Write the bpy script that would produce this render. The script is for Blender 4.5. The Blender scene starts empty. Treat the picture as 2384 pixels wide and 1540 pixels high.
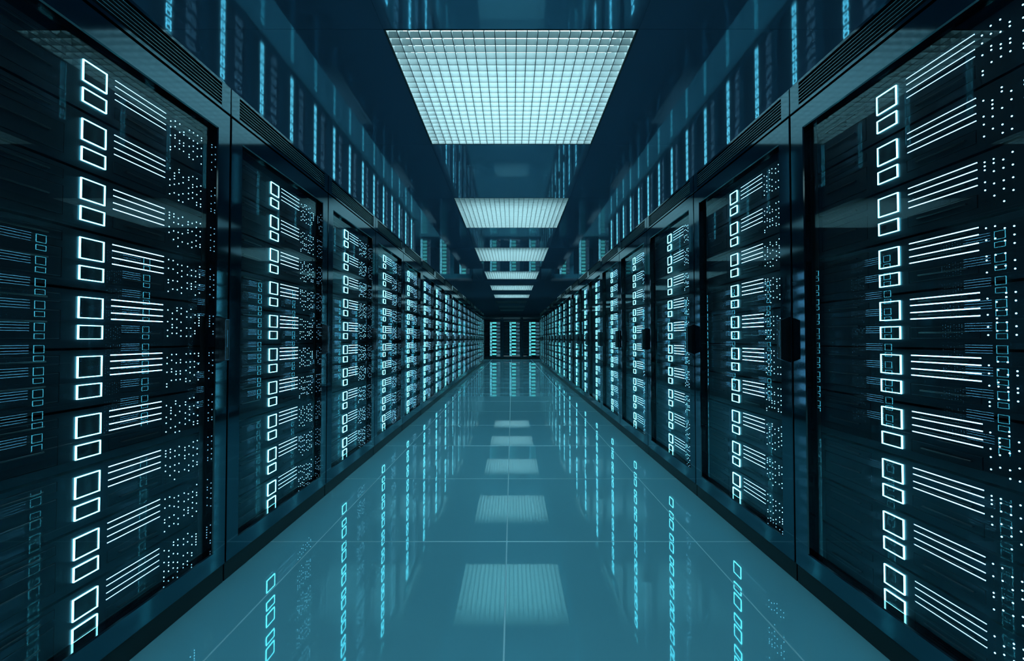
import bpy, math, random
from mathutils import Vector, Matrix

# ----------------------------------------------------------------------------
# units: U = half the aisle width; every measure below is in U and scaled to metres
# ----------------------------------------------------------------------------
S = 1.2
CAM_Z = 0.853
scene = bpy.context.scene
COL = scene.collection

# ------------------------------------------------------------------ camera
cam_data = bpy.data.cameras.new('camera')
cam_data.sensor_width = 36.0
cam_data.lens = 36.0 * 1000.0 / 2384.0
cam_data.clip_start = 0.02
cam_data.clip_end = 200
cam = bpy.data.objects.new('camera', cam_data)
COL.objects.link(cam)
cam.location = (0.006 * S, 0, CAM_Z * S)
cam.rotation_euler = (math.radians(90 + 1.0886), 0, 0)
scene.camera = cam

# ------------------------------------------------------------------ world, exposure
world = bpy.data.worlds.new('world')
scene.world = world
world.use_nodes = True
world.node_tree.nodes['Background'].inputs[0].default_value = (0.05, 0.3, 0.5, 1)
world.node_tree.nodes['Background'].inputs[1].default_value = 0.0
vs = scene.view_settings
vs.view_transform = 'Standard'
vs.look = 'None'
vs.exposure = 0.0
vs.gamma = 1.0
vs.use_curve_mapping = False

LAMP_COLOUR = (0.62, 0.94, 1.0)
LAMP_POWER = 6.8
ICON_LIGHT = (1.9, 8.5, 10.5)
BAR_LIGHT = (2.5, 6.2, 9.2)
DOT_LIGHT = (1.9, 5.0, 7.0)
TEAL_LIGHT = (0.14, 0.95, 0.98)


# ------------------------------------------------------------------ materials
def principled(name, colour, rough=0.5, metal=0.0, ior=1.5, noise=0.0, noise_scale=40.0, **kw):
    m = bpy.data.materials.new(name)
    m.use_nodes = True
    nt = m.node_tree
    b = nt.nodes['Principled BSDF']
    b.inputs['Base Color'].default_value = (*colour, 1)
    b.inputs['Roughness'].default_value = rough
    b.inputs['Metallic'].default_value = metal
    b.inputs['IOR'].default_value = ior
    for k, v in kw.items():
        b.inputs[k].default_value = v
    if noise:
        tc = nt.nodes.new('ShaderNodeTexCoord')
        n = nt.nodes.new('ShaderNodeTexNoise')
        n.inputs['Scale'].default_value = noise_scale
        n.inputs['Detail'].default_value = 3
        r = nt.nodes.new('ShaderNodeMapRange')
        r.inputs['To Min'].default_value = max(0.0, rough - noise)
        r.inputs['To Max'].default_value = rough + noise
        nt.links.new(tc.outputs['Object'], n.inputs['Vector'])
        nt.links.new(n.outputs['Fac'], r.inputs['Value'])
        nt.links.new(r.outputs['Result'], b.inputs['Roughness'])
    return m


def emitter(name, rgb, sample=True):
    m = bpy.data.materials.new(name)
    m.use_nodes = True
    nt = m.node_tree
    nt.nodes.clear()
    o = nt.nodes.new('ShaderNodeOutputMaterial')
    e = nt.nodes.new('ShaderNodeEmission')
    k = max(rgb)
    e.inputs['Color'].default_value = (rgb[0] / k, rgb[1] / k, rgb[2] / k, 1)
    e.inputs['Strength'].default_value = k
    nt.links.new(e.outputs[0], o.inputs[0])
    if not sample:
        m.cycles.emission_sampling = 'NONE'
    return m


def glass_material():
    m = bpy.data.materials.new('door_glass')
    m.use_nodes = True
    nt = m.node_tree
    nt.nodes.clear()
    o = nt.nodes.new('ShaderNodeOutputMaterial')
    t = nt.nodes.new('ShaderNodeBsdfTransparent')
    t.inputs[0].default_value = (0.93, 0.96, 0.97, 1)
    g = nt.nodes.new('ShaderNodeBsdfGlossy')
    g.inputs['Roughness'].default_value = 0.0
    g.inputs['Color'].default_value = (0.55, 0.9, 1.0, 1)
    f = nt.nodes.new('ShaderNodeFresnel')
    f.inputs['IOR'].default_value = 1.65
    geo = nt.nodes.new('ShaderNodeNewGeometry')
    inv = nt.nodes.new('ShaderNodeMath')
    inv.operation = 'SUBTRACT'
    inv.inputs[0].default_value = 1.0
    mul = nt.nodes.new('ShaderNodeMath')
    mul.operation = 'MULTIPLY'
    mix = nt.nodes.new('ShaderNodeMixShader')
    nt.links.new(geo.outputs['Backfacing'], inv.inputs[1])
    nt.links.new(f.outputs[0], mul.inputs[0])
    nt.links.new(inv.outputs[0], mul.inputs[1])
    nt.links.new(mul.outputs[0], mix.inputs[0])
    nt.links.new(t.outputs[0], mix.inputs[1])
    nt.links.new(g.outputs[0], mix.inputs[2])
    nt.links.new(mix.outputs[0], o.inputs[0])
    return m


M = {
    'floor': principled('floor_tile', (0.11, 0.38, 0.49), 0.03, ior=2.3, noise=0.008, noise_scale=3.0, **{'Specular Tint': (0.35, 0.95, 1.0, 1)}),
    'joint': principled('floor_joint', (0.30, 0.62, 0.72), 0.35, metal=0.3),
    'ceiling': principled('ceiling_panel', (0.14, 0.17, 0.26), 0.04, ior=2.4, noise=0.01, noise_scale=3.0, **{'Specular Tint': (0.40, 0.76, 1.0, 1)}),
    'ceiling_gap': principled('ceiling_gap', (0.002, 0.004, 0.006), 0.7),
    'wall': principled('wall_paint', (0.10, 0.22, 0.26), 0.5),
    'frame': principled('rack_frame', (0.002, 0.006, 0.010), 0.06, ior=2.6, noise=0.015, noise_scale=6.0, **{'Specular Tint': (0.4, 0.8, 1.0, 1)}),
    'plinth': principled('rack_plinth', (0.002, 0.004, 0.006), 0.4),
    'black': principled('black_inside', (0.003, 0.004, 0.006), 0.6),
    'jamb': principled('black_jamb', (0.002, 0.003, 0.005), 0.06, ior=2.6),
    'slat': principled('vent_slat', (0.32, 0.42, 0.45), 0.2, metal=0.9),
    'face': principled('server_face', (0.015, 0.027, 0.037), 0.33, metal=0.7, noise=0.06, noise_scale=30.0),
    'bay': principled('drive_bay', (0.0135, 0.0245, 0.034), 0.36, metal=0.7, noise=0.05, noise_scale=30.0),
    'bar': principled('bay_bar', (0.003, 0.005, 0.007), 0.3),
    'screen': principled('status_screen', (0.002, 0.005, 0.008), 0.25),
    'hole': principled('vent_hole', (0.002, 0.003, 0.004), 0.8),
    'handle': principled('door_handle', (0.006, 0.009, 0.012), 0.2, ior=1.7),
    'chrome': principled('handle_edge', (0.25, 0.38, 0.45), 0.25, metal=1.0),
    'louver': principled('louver_blade', (0.38, 0.47, 0.49), 0.5),
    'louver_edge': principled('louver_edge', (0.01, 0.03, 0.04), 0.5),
    'lamp_trim': principled('lamp_trim', (0.03, 0.045, 0.05), 0.4, metal=0.0),
    'lamp': emitter('lamp_panel', tuple(c * LAMP_POWER for c in LAMP_COLOUR)),
    'lamp_off': principled('lamp_panel_unlit', (0.25, 0.35, 0.38), 0.5),
    'icon': emitter('status_light', ICON_LIGHT),
    'light_bar': emitter('bar_light', BAR_LIGHT),
    'teal_bar': emitter('teal_light', TEAL_LIGHT),
    'dot': emitter('dot_light', DOT_LIGHT, sample=False),
    'glass': glass_material(),
}


# ------------------------------------------------------------------ mesh builder
class MB:
    def __init__(self):
        self.v, self.f, self.m, self.mats = [], [], [], []

    def mi(self, mat):
        if mat not in self.mats:
            self.mats.append(mat)
        return self.mats.index(mat)

    def quad(self, a, b, c, d, mat):
        n = len(self.v)
        self.v += [a, b, c, d]
        self.f.append((n, n + 1, n + 2, n + 3))
        self.m.append(self.mi(mat))

    def box(self, x0, x1, y0, y1, z0, z1, mat, c=0.0, bottom=None):
        """box, with chamfer c on the edges of its front (low y) face"""
        n = len(self.v)
        i = self.mi(mat)
        if c <= 0:
            self.v += [(x0, y0, z0), (x1, y0, z0), (x1, y1, z0), (x0, y1, z0),
                       (x0, y0, z1), (x1, y0, z1), (x1, y1, z1), (x0, y1, z1)]
            fs = [(0, 3, 2, 1), (4, 5, 6, 7), (0, 1, 5, 4), (1, 2, 6, 5), (2, 3, 7, 6), (3, 0, 4, 7)]
            for k, f in enumerate(fs):
                self.f.append(tuple(n + q for q in f))
                self.m.append(self.mi(bottom) if (bottom and k == 0) else i)
        else:
            loops = [(0, y1), (0, y0 + c), (c, y0)]
            for ins, y in loops:
                self.v += [(x0 + ins, y, z0 + ins), (x1 - ins, y, z0 + ins), (x1 - ins, y, z1 - ins), (x0 + ins, y, z1 - ins)]
            for L in range(2):
                a, b = n + L * 4, n + (L + 1) * 4
                for k in range(4):
                    k2 = (k + 1) % 4
                    self.f.append((a + k, a + k2, b + k2, b + k))
                    self.m.append(i)
            self.f.append((n + 8, n + 9, n + 10, n + 11)); self.m.append(i)
            self.f.append((n + 3, n + 2, n + 1, n)); self.m.append(i)

    def loft(self, loops, mat):
        """loops: list of (x0, x1, z0, z1, y) rectangles joined in turn"""
        n = len(self.v)
        i = mat if isinstance(mat, list) else [mat] * (len(loops) - 1)
        for x0, x1, z0, z1, y in loops:
            self.v += [(x0, y, z0), (x1, y, z0), (x1, y, z1), (x0, y, z1)]
        for L in range(len(loops) - 1):
            a, b = n + L * 4, n + (L + 1) * 4
            for k in range(4):
                k2 = (k + 1) % 4
                self.f.append((a + k, a + k2, b + k2, b + k))
                self.m.append(self.mi(i[L]))

    def mesh(self, name):
        me = bpy.data.meshes.new(name)
        me.from_pydata([(a * S, b * S, c * S) for a, b, c in self.v], [], self.f)
        for k in self.mats:
            me.materials.append(M[k])
        me.polygons.foreach_set('material_index', self.m)
        me.update()
        return me


def put(name, me, parent=None, loc=(0, 0, 0)):
    o = bpy.data.objects.new(name, me)
    COL.objects.link(o)
    o.location = tuple(c * S for c in loc)
    if parent:
        o.parent = parent
    return o


def empty(name, loc, rz=0.0, parent=None):
    o = bpy.data.objects.new(name, None)
    COL.objects.link(o)
    o.location = tuple(c * S for c in loc)
    o.rotation_euler = (0, 0, rz)
    o.empty_display_size = 0.1
    if parent:
        o.parent = parent
    return o


def tag(o, label, cat, group=None, kind=None):
    if label:
        o['label'] = label
    if cat:
        o['category'] = cat
    if group:
        o['group'] = group
    if kind:
        o['kind'] = kind
    return o


def struct(name, me, label=None):
    o = put(name, me)
    o['kind'] = 'structure'
    if label:
        o['label'] = label
    return o


# ------------------------------------------------------------------ dimensions
P = 0.815            # rack pitch
N_RACKS = 18
ROW_START = 0.709
H_RACK = 1.750
DEPTH = 0.757
Z_CEIL = 1.703 + CAM_Z
END_Y = 17.85
NEIGHBOUR_X = 3.47
END_OFFSET = 2.905
TILE_C = 1.4175
LAMP_Y0 = 2.334
LAMP_LEN = 1.397
ROOM_X, ROOM_Y0, ROOM_Y1 = 6.2, -2.2, 31.0
LOUVER_D = 0.0375
CAVITY = 0.28

# ------------------------------------------------------------------ setting: floor, ceiling, walls
def build_floor():
    mb = MB()
    g = 0.0016
    xs = [-0.016 + 0.794 * k for k in range(-8, 9)]
    ys = [1.8209 + 0.808 * k for k in range(-5, 38)]
    xs = [-ROOM_X] + [x for x in xs if abs(x) < ROOM_X] + [ROOM_X]
    ys = [ROOM_Y0] + [y for y in ys if ROOM_Y0 < y < ROOM_Y1] + [ROOM_Y1]
    for i in range(len(xs) - 1):
        for j in range(len(ys) - 1):
            x0, x1, y0, y1 = xs[i] + g, xs[i + 1] - g, ys[j] + g, ys[j + 1] - g
            c = 0.0012
            mb.quad((x0 + c, y0 + c, 0), (x1 - c, y0 + c, 0), (x1 - c, y1 - c, 0), (x0 + c, y1 - c, 0), 'floor')
            for a, b, p, q in (((x0, y0), (x1, y0), (x0 + c, y0 + c), (x1 - c, y0 + c)),
                               ((x1, y0), (x1, y1), (x1 - c, y0 + c), (x1 - c, y1 - c)),
                               ((x1, y1), (x0, y1), (x1 - c, y1 - c), (x0 + c, y1 - c)),
                               ((x0, y1), (x0, y0), (x0 + c, y1 - c), (x0 + c, y0 + c))):
                mb.quad((*a, -c), (*b, -c), (*q, 0), (*p, 0), 'joint')
    mb.box(-ROOM_X, ROOM_X, ROOM_Y0, ROOM_Y1, -0.05, -0.001, 'joint')
    struct('floor', mb.mesh('floor'))


ORD = ['first', 'second', 'third', 'fourth', 'fifth', 'sixth', 'seventh', 'eighth', 'ninth', 'tenth', 'eleventh', 'twelfth', 'thirteenth', 'fourteenth', 'fifteenth', 'sixteenth', 'seventeenth', 'eighteenth']


def lamp_ys():
    return [LAMP_Y0 + 2 * TILE_C * k for k in range(-1, 9)]


def build_ceiling():
    mb = MB()
    g = 0.001
    xs = [sg * (0.7025 + TILE_C * k) for k in range(4) for sg in (-1, 1)]
    ys = [y + d for y in lamp_ys() for d in (-0.003, LAMP_LEN + 0.003)]
    ys += [LAMP_Y0 - 2 * TILE_C + LAMP_LEN + 0.003 - 2 * TILE_C]
    xs, ys = sorted(xs), sorted(ys)
    xs = [-ROOM_X] + [x for x in xs if abs(x) < ROOM_X] + [ROOM_X]
    ys = [ROOM_Y0] + [y for y in ys if ROOM_Y0 < y < ROOM_Y1] + [ROOM_Y1]
    lit = lamp_ys()
    for i in range(len(xs) - 1):
        for j in range(len(ys) - 1):
            cx, cy = (xs[i] + xs[i + 1]) / 2, (ys[j] + ys[j + 1]) / 2
            if abs(cx) < 0.3 and any(y < cy < y + LAMP_LEN for y in lit):
                continue
            if abs(abs(cx) - 2.8375) < 0.3 and any(y < cy < y + LAMP_LEN for y in lit):
                continue
            mb.box(xs[i] + g * 0.5, xs[i + 1] - g * 0.5, ys[j] + g, ys[j + 1] - g, Z_CEIL, Z_CEIL + 0.02, 'ceiling')
    mb.box(-ROOM_X, ROOM_X, ROOM_Y0, ROOM_Y1, Z_CEIL + 0.40, Z_CEIL + 0.42, 'ceiling_gap')
    struct('ceiling', mb.mesh('ceiling'))


def build_walls():
    zt = Z_CEIL + 0.42
    for name, b in (('wall_left', (-ROOM_X - 0.1, -ROOM_X, ROOM_Y0, ROOM_Y1)), ('wall_right', (ROOM_X, ROOM_X + 0.1, ROOM_Y0, ROOM_Y1)),
                    ('wall_back', (-ROOM_X - 0.1, ROOM_X + 0.1, ROOM_Y1, ROOM_Y1 + 0.1)), ('wall_front', (-ROOM_X - 0.1, ROOM_X + 0.1, ROOM_Y0 - 0.1, ROOM_Y0))):
        mb = MB()
        mb.box(*b, -0.05, zt, 'wall')
        struct(name, mb.mesh(name))


build_floor()
build_ceiling()
build_walls()


# ------------------------------------------------------------------ ceiling lamps
def louver_mesh():
    mb = MB()
    n, w, t = 23, LAMP_LEN - 0.012, 0.0042
    x0, y0 = -w / 2, 0.006
    c = w / n
    for k in range(n + 1):
        x = x0 + c * k
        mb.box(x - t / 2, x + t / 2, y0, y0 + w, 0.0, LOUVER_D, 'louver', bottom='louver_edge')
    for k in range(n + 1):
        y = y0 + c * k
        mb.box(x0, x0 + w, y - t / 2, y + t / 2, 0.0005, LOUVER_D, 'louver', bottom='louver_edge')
    return mb.mesh('louver')


def build_lamps():
    lou = louver_mesh()
    w = LAMP_LEN / 2
    pm = MB(); pm.box(-w + 0.004, w - 0.004, 0.004, LAMP_LEN - 0.004, CAVITY, CAVITY + 0.006, 'lamp')
    panel = pm.mesh('light_panel')
    pm = MB(); pm.box(-w + 0.004, w - 0.004, 0.004, LAMP_LEN - 0.004, CAVITY, CAVITY + 0.006, 'lamp_off')
    panel_off = pm.mesh('light_panel_unlit')
    hb = MB()
    t = 0.002
    for b in ((-w - t, -w + 0.002, -t, LAMP_LEN + t), (w - 0.002, w + t, -t, LAMP_LEN + t), (-w, w, -t, 0.002), (-w, w, LAMP_LEN - 0.002, LAMP_LEN + t)):
        hb.box(*b, -0.0015, CAVITY + 0.02, 'lamp_trim')
    hb.box(-w - t, w + t, -t, LAMP_LEN + t, CAVITY + 0.01, CAVITY + 0.02, 'lamp_trim')
    house = hb.mesh('housing')
    names = ['glowing square louvred ceiling lamp overhead, just before the largest one in view',  # unseen lamp continuing the row, added to light the foreground
             'largest glowing square louvred lamp, first in the line along the ceiling',
             'second glowing louvred ceiling lamp in the line down the aisle',
             'third glowing louvred ceiling lamp in the line down the aisle',
             'fourth glowing louvred ceiling lamp in the line down the aisle',
             'fifth glowing louvred ceiling lamp in the line down the aisle',
             'smallest glowing louvred ceiling lamp, last lit one before the end racks',
             'unlit louvred ceiling lamp, first beyond the last lit one',
             'unlit louvred ceiling lamp, second beyond the last lit one',
             'unlit louvred ceiling lamp, third beyond the last lit one']
    for k, y in enumerate(lamp_ys()):
        r = empty('ceiling_lamp', (0, y, Z_CEIL))
        tag(r, names[k], 'lamp', 'louvred lamps in a line along the ceiling')
        put('housing', house, r)
        put('light_panel', panel if k < 7 else panel_off, r)
        put('louver_grid', lou, r)
    for side, sg in (('left', -1), ('right', 1)):
        for k, y in enumerate(lamp_ys()):  # the farthest few are added, unseen, to brighten the space beyond the end racks
            r = empty('ceiling_lamp', (sg * 2.8375, y, Z_CEIL))
            tag(r, 'louvred ceiling lamp over the next aisle behind the %s row, %s from front' % (side, ORD[k]), 'lamp', 'ceiling lamps behind the %s row' % side)
            put('housing', house, r)
            put('light_panel', panel, r)
            put('louver_grid', lou, r)


build_lamps()


# ------------------------------------------------------------------ server rack
OPEN_U = (0.0665, 0.7515)
OPEN_Z = (CAM_Z - 0.7255, CAM_Z + 0.7255)
SERVER_N = 0.0385
U_H = 0.1448
TOP_Z = CAM_Z + 0.699


def rack_meshes(handle_u):
    d = {}
    mb = MB()      # cabinet carcass: thin panels round an open front
    a, b = 0.003, P - 0.003
    mb.box(a, a + 0.012, 0.036, DEPTH, 0.063, 1.653, 'frame')
    mb.box(b - 0.012, b, 0.036, DEPTH, 0.063, 1.653, 'frame')
    mb.box(a, b, DEPTH - 0.012, DEPTH, 0.0, H_RACK, 'frame')
    mb.box(a, b, 0.036, DEPTH - 0.012, 0.063, 0.075, 'black')
    mb.box(a, b, 0.036, DEPTH - 0.012, 1.640, 1.653, 'black')
    mb.box(a, b, 0.03, DEPTH - 0.012, H_RACK - 0.012, H_RACK, 'frame')
    mb.box(a, a + 0.012, 0.03, DEPTH - 0.012, 1.653, H_RACK - 0.012, 'frame')
    mb.box(b - 0.012, b, 0.03, DEPTH - 0.012, 1.653, H_RACK - 0.012, 'frame')
    mb.box(a + 0.02, b - 0.02, DEPTH - 0.02, DEPTH - 0.0125, 0.08, 1.63, 'black')
    d['cabinet'] = mb.mesh('cabinet')
    mb = MB()      # mounting rails beside the servers
    for u0, u1 in ((0.050, 0.0845), (0.7305, 0.768)):
        mb = MB()
        mb.box(u0, u1, 0.037, 0.062, 0.0755, 1.6395, 'black')
        d.setdefault('rails', []).append(mb.mesh('mounting_rail'))
    mb = MB()      # header panel with louvred slots
    z0, z1 = CAM_Z + 0.801, H_RACK
    s0, s1 = CAM_Z + 0.811, CAM_Z + 0.888
    ua, ub = 0.0485, 0.7665
    mb.box(a, ua, 0.0, 0.03, z0, z1, 'frame', c=0.0012)
    mb.box(ub, b, 0.0, 0.03, z0, z1, 'frame', c=0.0012)
    mb.box(ua, ub, 0.0, 0.03, z0, s0, 'frame')
    mb.box(ua, ub, 0.0, 0.03, s1, z1, 'frame')
    d['header'] = mb.mesh('header_panel')
    mb = MB()
    n = 7
    ps = (s1 - s0) / n
    for k in range(1, n):
        z = s0 + ps * k
        mb.box(ua - 0.001, ub + 0.001, 0.0006, 0.014, z - 0.0011, z + 0.0011, 'slat', c=0.0006)
    mb.box(ua, ub, 0.018, 0.022, s0, s1, 'black')
    d['vent'] = mb.mesh('vent_grille')
    mb = MB()      # plinth
    mb.box(a, b, 0.007, 0.036, 0.0, 0.061, 'plinth', c=0.001)
    d['plinth'] = mb.mesh('plinth')
    mb = MB()      # door frame
    o0, o1 = 0.0045, P - 0.0045
    zo0, zo1 = 0.0655, CAM_Z + 0.7935
    i0, i1 = OPEN_U
    y0, y1 = OPEN_Z
    c1, c2 = 0.0015, 0.0035
    mb.loft([(o0, o1, zo0, zo1, 0.034), (o0, o1, zo0, zo1, c1), (o0 + c1, o1 - c1, zo0 + c1, zo1 - c1, 0.0),
             (i0, i1, y0, y1, 0.0), (i0 + c2, i1 - c2, y0 + c2, y1 - c2, 0.003), (i0 + c2, i1 - c2, y0 + c2, y1 - c2, 0.034),
             (o0, o1, zo0, zo1, 0.034)], ['frame', 'frame', 'frame', 'jamb', 'jamb', 'jamb'])
    d['door'] = mb.mesh('door')
    mb = MB()      # glass
    mb.box(i0 + c2 - 0.001, i1 - c2 + 0.001, 0.020, 0.0235, y0 + c2 - 0.001, y1 - c2 + 0.001, 'glass')
    d['glass'] = mb.mesh('glass_pane')
    mb = MB()      # handle: bar with chamfered ends standing off the stile
    hu0, hu1 = handle_u - 0.010, handle_u + 0.010
    hz0, hz1 = CAM_Z - 0.085, CAM_Z + 0.078
    p = 0.034
    prof = [(0.0, hz0), (-p, hz0 + 0.012), (-p, hz1 - 0.012), (0.0, hz1)]
    nn = len(mb.v)
    for u in (hu0, hu1):
        mb.v += [(u, q, z) for q, z in prof]
    for k in range(4):
        k2 = (k + 1) % 4
        mb.f.append((nn + k, nn + k2, nn + 4 + k2, nn + 4 + k)); mb.m.append(mb.mi('handle'))
    mb.f.append((nn + 3, nn + 2, nn + 1, nn)); mb.m.append(mb.mi('handle'))
    mb.f.append((nn + 4, nn + 5, nn + 6, nn + 7)); mb.m.append(mb.mi('handle'))
    for yy in (-0.026, -0.012):
        for u, w in ((hu0 - 0.0008, 0.0009), (hu1 - 0.0001, 0.0009)):
            mb.box(u, u + w, yy - 0.001, yy + 0.001, hz0 + 0.016, hz1 - 0.016, 'handle')
    e = 0.0012
    for q0, q1, z0_, z1_ in ((hu0, hu0 + e, hz0 + 0.014, hz1 - 0.014), (hu1 - e, hu1, hz0 + 0.014, hz1 - 0.014), (hu0, hu1, hz0 + 0.012, hz0 + 0.014), (hu0, hu1, hz1 - 0.014, hz1 - 0.012)):
        mb.box(q0, q1, -p - 0.0012, -p + 0.0004, z0_, z1_, 'chrome')
    mb.box(hu0 + 0.008, hu0 + 0.013, -p - 0.0008, -p + 0.0004, CAM_Z - 0.03, CAM_Z + 0.03, 'chrome')
    d['handle'] = mb.mesh('handle')
    return d


def rack(d, loc, rz, label, group):
    r = empty('server_rack', loc, rz)
    tag(r, label, 'server rack', group)
    put('cabinet', d['cabinet'], r)
    for m in d['rails']:
        put('mounting_rail', m, r)
    h = put('header_panel', d['header'], r)
    put('vent_grille', d['vent'], h)
    put('plinth', d['plinth'], r)
    door = put('door', d['door'], r)
    put('glass_pane', d['glass'], door)
    hd = put('handle', d['handle'], door)
    return r


# ------------------------------------------------------------------ server unit
# local frame: x = u across the rack, y = depth behind its own face, z = up from the unit's foot
F0, F1 = 0.0855, 0.7295
V = lambda v: U_H - v          # v is measured down from the unit's top
LINES_U = (0.409, 0.578)
LINES_V = (0.018, 0.034, 0.0525, 0.069)
SLOT_H, SLOT_D = 0.0028, 0.0032
ICONS = ((0.3225, 0.3845, 0.018, 0.0700), (0.3225, 0.3845, 0.0868, 0.1215))
BAYS = ((0.100, 0.284, 0.014, 0.036), (0.100, 0.284, 0.053, 0.121), (0.409, 0.578, 0.0895, 0.1205))
DOT_U = (0.593, 0.6105, 0.6285, 0.6455, 0.669, 0.6865, 0.705, 0.723)
DOT_V = [0.024 + 0.0088 * k for k in range(12)]


def face_mesh():
    rects = []      # (u0, u1, z0, z1, depth, bottom material)
    for v in LINES_V:
        rects.append((LINES_U[0], LINES_U[1], V(v) - SLOT_H / 2, V(v) + SLOT_H / 2, SLOT_D + 0.001, 'black'))
    g = 0.0012
    for u0, u1, v0, v1 in BAYS:
        za, zb = V(v1), V(v0)
        rects += [(u0, u1, za, za + g, 0.003, 'black'), (u0, u1, zb - g, zb, 0.003, 'black'),
                  (u0, u0 + g, za, zb, 0.003, 'black'), (u1 - g, u1, za, zb, 0.003, 'black')]
    # thin brackets closing each pair of light bars
    for a_, b_ in ((0, 1), (2, 3)):
        for u in (LINES_U[0], LINES_U[1] - g):
            rects.append((u, u + g, V(LINES_V[b_]), V(LINES_V[a_]), 0.003, 'black'))
    z0, z1 = 0.0031, U_H - 0.0031
    us = sorted({F0, F1} | {r[0] for r in rects} | {r[1] for r in rects})
    zs = sorted({z0, z1} | {r[2] for r in rects} | {r[3] for r in rects})

    def merge(a):
        out = [a[0]]
        for x in a[1:]:
            if x - out[-1] > 1e-6:
                out.append(x)
        return out
    us, zs = merge(us), merge(zs)
    nu, nz = len(us) - 1, len(zs) - 1
    dep = [[0.0] * nz for _ in range(nu)]
    for i in range(nu):
        for j in range(nz):
            cu, cz = (us[i] + us[i + 1]) / 2, (zs[j] + zs[j + 1]) / 2
            for r in rects:
                if r[0] < cu < r[1] and r[2] < cz < r[3]:
                    dep[i][j] = max(dep[i][j], r[4])
    mb = MB()
    for i in range(nu):
        j = 0
        while j < nz:
            k = j
            while k + 1 < nz and dep[i][k + 1] == dep[i][j]:
                k += 1
            y = dep[i][j]
            mb.quad((us[i], y, zs[j]), (us[i + 1], y, zs[j]), (us[i + 1], y, zs[k + 1]), (us[i], y, zs[k + 1]), 'face' if y == 0 else 'black')
            j = k + 1
    for i in range(nu):
        for j in range(nz + 1):
            a = dep[i][j - 1] if j > 0 else 0.35
            b = dep[i][j] if j < nz else 0.35
            if a != b:
                mb.quad((us[i], a, zs[j]), (us[i + 1], a, zs[j]), (us[i + 1], b, zs[j]), (us[i], b, zs[j]), 'face' if 0.35 in (a, b) else 'black')
    for j in range(nz):
        for i in range(nu + 1):
            a = dep[i - 1][j] if i > 0 else 0.35
            b = dep[i][j] if i < nu else 0.35
            if a != b:
                mb.quad((us[i], a, zs[j]), (us[i], b, zs[j]), (us[i], b, zs[j + 1]), (us[i], a, zs[j + 1]), 'face' if 0.35 in (a, b) else 'black')
    mb.quad((F0, 0.35, z0), (F0, 0.35, z1), (F1, 0.35, z1), (F1, 0.35, z0), 'face')
    return mb


def ring(mb, u0, u1, z0, z1, t, y0, y1, mat):
    mb.loft([(u0, u1, z0, z1, y1), (u0, u1, z0, z1, y0), (u0 + t, u1 - t, z0 + t, z1 - t, y0), (u0 + t, u1 - t, z0 + t, z1 - t, y1)], mat)


def handle_bar(mb, u0, u1, z):
    mb.box(u0, u1, -0.0075, -0.0045, z - 0.0014, z + 0.0014, 'bar', c=0.0006)
    mb.box(u0, u0 + 0.003, -0.0046, 0.0, z - 0.0012, z + 0.0012, 'bar')
    mb.box(u1 - 0.003, u1, -0.0046, 0.0, z - 0.0012, z + 0.0012, 'chrome')


def add_dot(mb, u, z, r=0.0017, y0=-0.0012):
    """a small domed lens"""
    n = len(mb.v)
    k = 8
    mi = mb.mi('dot')
    for rr, yy in ((r, 0.0), (r, y0 * 0.5), (r * 0.6, y0)):
        for q in range(k):
            a = 2 * math.pi * q / k
            mb.v.append((u + rr * math.cos(a), yy, z + rr * math.sin(a)))
    for L in range(2):
        for q in range(k):
            q2 = (q + 1) % k
            mb.f.append((n + L * k + q, n + L * k + q2, n + (L + 1) * k + q2, n + (L + 1) * k + q)); mb.m.append(mi)
    mb.f.append(tuple(n + 2 * k + q for q in range(k))); mb.m.append(mi)


rng = random.Random(7)
PATTERNS = []
for _ in range(5):
    lit = []
    for cu in range(8):
        rows, r_ = [], rng.choice((0, 0, 1, 2))
        while r_ < 12:
            rows.append(r_)
            r_ += rng.choice((1, 2, 2, 3, 3, 4)) if cu != 7 else rng.choice((1, 2, 3))
        lit.append(rows[:5])
    PATTERNS.append([(DOT_U[c], V(DOT_V[r])) for c in range(8) for r in lit[c]])

SM = {}
SM['face'] = face_mesh().mesh('faceplate')
SM['icons'], SM['screens'] = [], []
for u0, u1, v0, v1 in ICONS:
    mb = MB(); ring(mb, u0, u1, V(v1), V(v0), 0.0018, -0.0034, 0.0, 'icon'); SM['icons'].append(mb.mesh('light_frame'))
    mb = MB(); mb.box(u0 + 0.0020, u1 - 0.0020, -0.0015, 0.0, V(v1) + 0.0020, V(v0) - 0.0020, 'screen'); SM['screens'].append(mb.mesh('status_screen'))
mb = MB(); mb.box(LINES_U[0] + 0.0002, LINES_U[1] - 0.0002, SLOT_D - 0.0008, SLOT_D, -SLOT_H / 2 + 0.0002, SLOT_H / 2 - 0.0002, 'light_bar')
SM['bar'] = mb.mesh('light_bar')
SM['bays'] = []
for k, (u0, u1, v0, v1) in enumerate(BAYS):
    mb = MB()
    mb.box(u0 + 0.0016, u1 - 0.0016, -0.0008, 0.0, V(v1) + 0.0016, V(v0) - 0.0016, 'bay', c=0.0004)
    SM['bays'].append(mb.mesh('drive_bay'))
mb = MB(); handle_bar(mb, 0.0, 0.118, 0); SM['bay_handle'] = mb.mesh('bay_handle')
mb = MB(); add_dot(mb, 0, 0); SM['dot'] = mb.mesh('indicator_light')
SM['dots'] = []
for p in PATTERNS:
    mb = MB()
    for u, z in p:
        add_dot(mb, u, z)
    SM['dots'].append(mb.mesh('indicator_lights'))
mb = face_mesh()
for u in DOT_U:
    for v in DOT_V:
        mb.box(u - 0.0013, u + 0.0013, -0.0003, 0.0, V(v) - 0.0013, V(v) + 0.0013, 'hole')
SM['face_holes'] = mb.mesh('faceplate')
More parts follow.
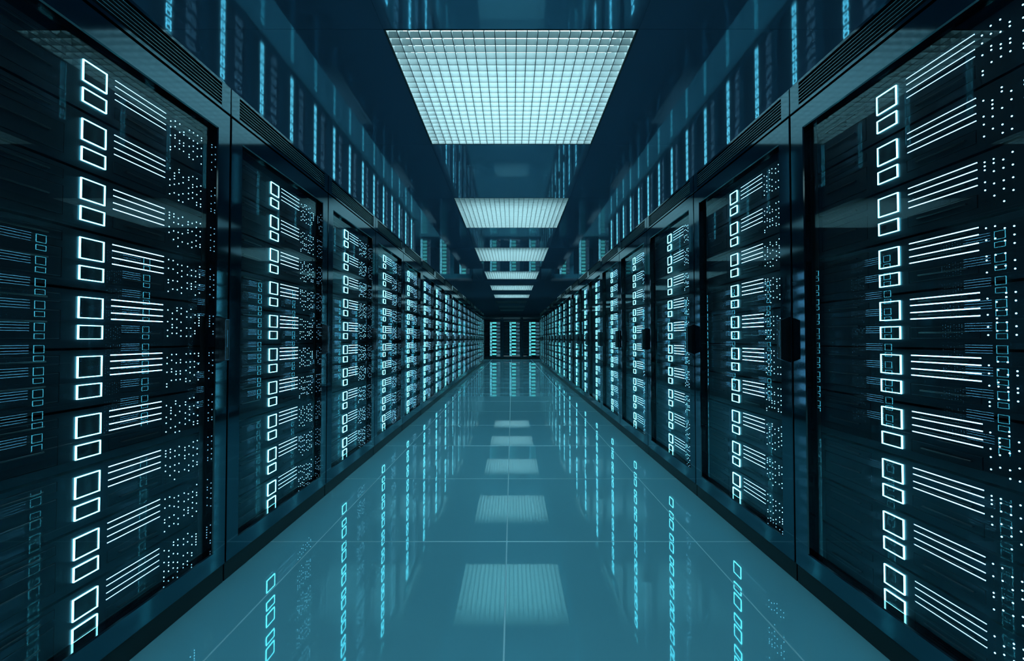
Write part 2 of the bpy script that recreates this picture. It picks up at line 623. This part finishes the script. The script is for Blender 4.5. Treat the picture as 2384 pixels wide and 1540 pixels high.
BAY_HANDLES = ((0.131, 0.026), (0.131, 0.082), (0.440, 0.0262), (0.440, 0.0610), (0.440, 0.105))


def whole_mesh(pattern, teal=False):
    """a far server as one mesh (too small in the picture to show its parts)"""
    mb = face_mesh()
    for u0, u1, v0, v1 in ICONS:
        ring(mb, u0, u1, V(v1), V(v0), 0.0018, -0.0034, 0.0, 'icon')
        mb.box(u0 + 0.0020, u1 - 0.0020, -0.0015, 0.0, V(v1) + 0.0020, V(v0) - 0.0020, 'screen')
    for v in LINES_V:
        if teal:      # broad flush strips
            mb.box(LINES_U[0], LINES_U[1], -0.002, 0.0, V(v) - 0.0072, V(v) + 0.0072, 'teal_bar')
        else:
            mb.box(LINES_U[0] + 0.0002, LINES_U[1] - 0.0002, SLOT_D - 0.0008, SLOT_D, V(v) - SLOT_H / 2 + 0.0002, V(v) + SLOT_H / 2 - 0.0002, 'light_bar')
    for u, z in pattern:
        add_dot(mb, u, z)
    return mb


FAR = [whole_mesh(p).mesh('rack_server') for p in PATTERNS]
TEAL = [whole_mesh(p, True).mesh('rack_server') for p in PATTERNS]



def server(origin, rz, slot, level, label, group, seed):
    """origin = the rack's corner; slot counts from the top"""
    z = TOP_Z - U_H * (slot + 1)
    off = Vector((0, SERVER_N, 0))
    off.rotate(Matrix.Rotation(rz, 3, 'Z'))
    loc = (origin[0] + off.x, origin[1] + off.y, z)
    pat = (seed * 3 + slot * 2) % 5
    if level == 2:
        o = put('rack_server', (TEAL if rz == 0.0 else FAR)[pat], None, loc)
        o.rotation_euler = (0, 0, rz)
        return tag(o, label, 'server', group)
    r = empty('rack_server', loc, rz)
    tag(r, label, 'server', group)
    put('faceplate', SM['face_holes' if level == 0 else 'face'], r)
    for k in range(2):
        fr = put('light_frame', SM['icons'][k], r)
        put('status_screen', SM['screens'][k], fr)
    for v in LINES_V:
        put('light_bar', SM['bar'], r, (0, 0, V(v)))
    bays = [put('drive_bay', m, r) for m in SM['bays']]
    hb = BAY_HANDLES
    for (u, v), b in ((hb[0], bays[0]), (hb[1], bays[1]), (hb[4], bays[2])):
        put('bay_handle', SM['bay_handle'], b, (u, 0, V(v)))
    for u, v in (hb[2], hb[3]):
        put('bay_handle', SM['bay_handle'], r, (u, 0, V(v)))
    if level == 0:
        for u, zz in PATTERNS[pat]:
            put('indicator_light', SM['dot'], r, (u, 0, zz))
    else:
        put('indicator_lights', SM['dots'][pat], r)
    return r


# ------------------------------------------------------------------ the two rows beside the aisle
D_LEFT = rack_meshes(0.757)
D_RIGHT = rack_meshes(0.796)
D_END = rack_meshes(0.78)
R90 = math.pi / 2
rest = {'left': [], 'right': []}
for side in ('left', 'right'):
    for k in range(N_RACKS):
        if side == 'left':
            loc, rz, d = (-1.0, ROW_START + P * k, 0), R90, D_LEFT
        else:
            loc, rz, d = (1.0, ROW_START + P * (k + 1), 0), -R90, D_RIGHT
        if k == 0:
            lab = 'black glass-doored server rack at the very front of the %s row' % side
        elif k == N_RACKS - 1:
            lab = 'black glass-doored server rack, last and farthest of the %s row' % side
        else:
            lab = 'black glass-doored server rack, %s from the front in the %s row' % (ORD[k], side)
        r = rack(d, loc, rz, lab, 'server racks in the %s row' % side)
        level = 0 if k < 2 else (1 if k < 8 else 2)
        for s in range(10):
            if k >= 14:
                rest[side].append((loc, rz, s, k))
                continue
            lab = 'dark server with glowing squares, %s from top in %s rack of %s row' % (ORD[s], ORD[k], side)
            server(loc, rz, s, level, lab, 'servers in the racks of the %s row' % side, k)

# the servers in the last racks of both rows, a pixel or two each
far_mb = MB()
pieces = [whole_mesh(p) for p in PATTERNS]
for side in rest:
    for loc, rz, s, k in rest[side]:
        src = pieces[(k * 3 + s * 2) % 5]
        rot = Matrix.Rotation(rz, 3, 'Z')
        base = Vector((loc[0], loc[1], TOP_Z - U_H * (s + 1)))
        n = len(far_mb.v)
        for v in src.v:
            p = rot @ Vector((v[0], v[1] + SERVER_N, v[2])) + base
            far_mb.v.append((p.x, p.y, p.z))
        for f, m in zip(src.f, src.m):
            far_mb.f.append(tuple(n + q for q in f))
            far_mb.m.append(far_mb.mi(src.mats[m]))
tag(put('distant_servers', far_mb.mesh('distant_servers')), 'mass of tiny lit servers in the last racks of both rows', 'servers', None, 'stuff')

# ------------------------------------------------------------------ racks across the far end
for j in range(3):
    loc = (-1.5 * P + P * j, END_Y, 0)
    where = ('left of the three', 'middle one of the three', 'right of the three')[j]
    rack(D_END, loc, 0.0, 'black server rack facing down the aisle at its far end, %s' % where, 'racks across the far end')
    for s in range(10):
        server(loc, 0.0, s, 2, 'server with teal lights, %s from top in the %s far end rack' % (ORD[s], ('left', 'middle', 'right')[j]), 'servers in the far end racks', j)


# ------------------------------------------------------------------ racks of the neighbouring aisles, mirrored in the ceiling
def neighbour_mesh(d):
    mb = MB()
    mb.box(0.003, P - 0.003, 0.034, DEPTH, 0.0, H_RACK, 'frame')
    mb.box(0.003, P - 0.003, 0.007, 0.034, 0.0, 0.061, 'plinth')
    mb.box(0.003, P - 0.003, 0.0, 0.034, CAM_Z + 0.797, H_RACK, 'frame')
    i0, i1 = OPEN_U
    y0, y1 = OPEN_Z
    mb.loft([(0.0045, P - 0.0045, 0.0655, CAM_Z + 0.7935, 0.034), (0.0045, P - 0.0045, 0.0655, CAM_Z + 0.7935, 0.0), (i0, i1, y0, y1, 0.0), (i0, i1, y0, y1, 0.0335)], ['frame', 'frame', 'jamb'])
    return mb.mesh('cabinet')


def neighbour_lights(teal=False):
    """the lit faces of ten servers behind one door"""
    mb = MB()
    for s in range(10):
        zb = TOP_Z - U_H * (s + 1)
        sub = MB()
        sub.box(F0, F1, 0.0305, 0.0335, 0.0018, U_H - 0.0018, 'face')
        for u0, u1, v0, v1 in ICONS:
            ring(sub, u0, u1, V(v1), V(v0), 0.0018, 0.0265, 0.0305, 'icon')
        for v in LINES_V:
            if teal:
                sub.box(LINES_U[0], LINES_U[1], 0.0285, 0.0305, V(v) - 0.0072, V(v) + 0.0072, 'teal_bar')
                continue
            for e in (-1, 1):
                sub.box(LINES_U[0], LINES_U[1], 0.0275, 0.0305, V(v) + e * SLOT_H / 2 - 0.0004, V(v) + e * SLOT_H / 2 + 0.0004, 'black')
            sub.box(LINES_U[0], LINES_U[1], 0.0297, 0.0305, V(v) - SLOT_H / 2, V(v) + SLOT_H / 2, 'light_bar')
        n = len(mb.v)
        mb.v += [(x, y, z + zb) for x, y, z in sub.v]
        for u, z in PATTERNS[s % 5]:
            m0 = len(mb.v)
            add_dot(mb, u, z + zb)
            for q in range(m0, len(mb.v)):
                x, y, zz = mb.v[q]
                mb.v[q] = (x, y + 0.0305, zz)
        for f, m in zip(sub.f, sub.m):
            mb.f.append(tuple(n + q for q in f)); mb.m.append(mb.mi(sub.mats[m]))
    return mb.mesh('server_lights')


NB, NL, NT = neighbour_mesh(D_END), neighbour_lights(), neighbour_lights(True)
for side, x, rz in (('left', -NEIGHBOUR_X, R90), ('right', NEIGHBOUR_X, -R90)):
    for k in range(2, N_RACKS):
        y = ROW_START + P * (k if side == 'left' else k + 1)
        r = empty('server_rack', (x, y, 0), rz)
        tag(r, 'rack behind the %s row, its lights a streak in the ceiling, %s from front' % (side, ORD[k]), 'server rack', 'racks of the next aisle behind the %s row' % side)
        put('cabinet', NB, r)
        put('server_lights', NL, r)
for side, sg in (('left', -1), ('right', 1)):
    for j in range(3):
        r = empty('server_rack', (sg * END_OFFSET - 1.5 * P + P * j, END_Y, 0), 0.0)
        tag(r, 'far end rack hidden behind the %s row, teal lights mirrored in ceiling, %s of three' % (side, ORD[j]), 'server rack', 'far end racks of the aisle behind the %s row' % side)
        put('cabinet', NB, r)
        put('server_lights', NT, r)
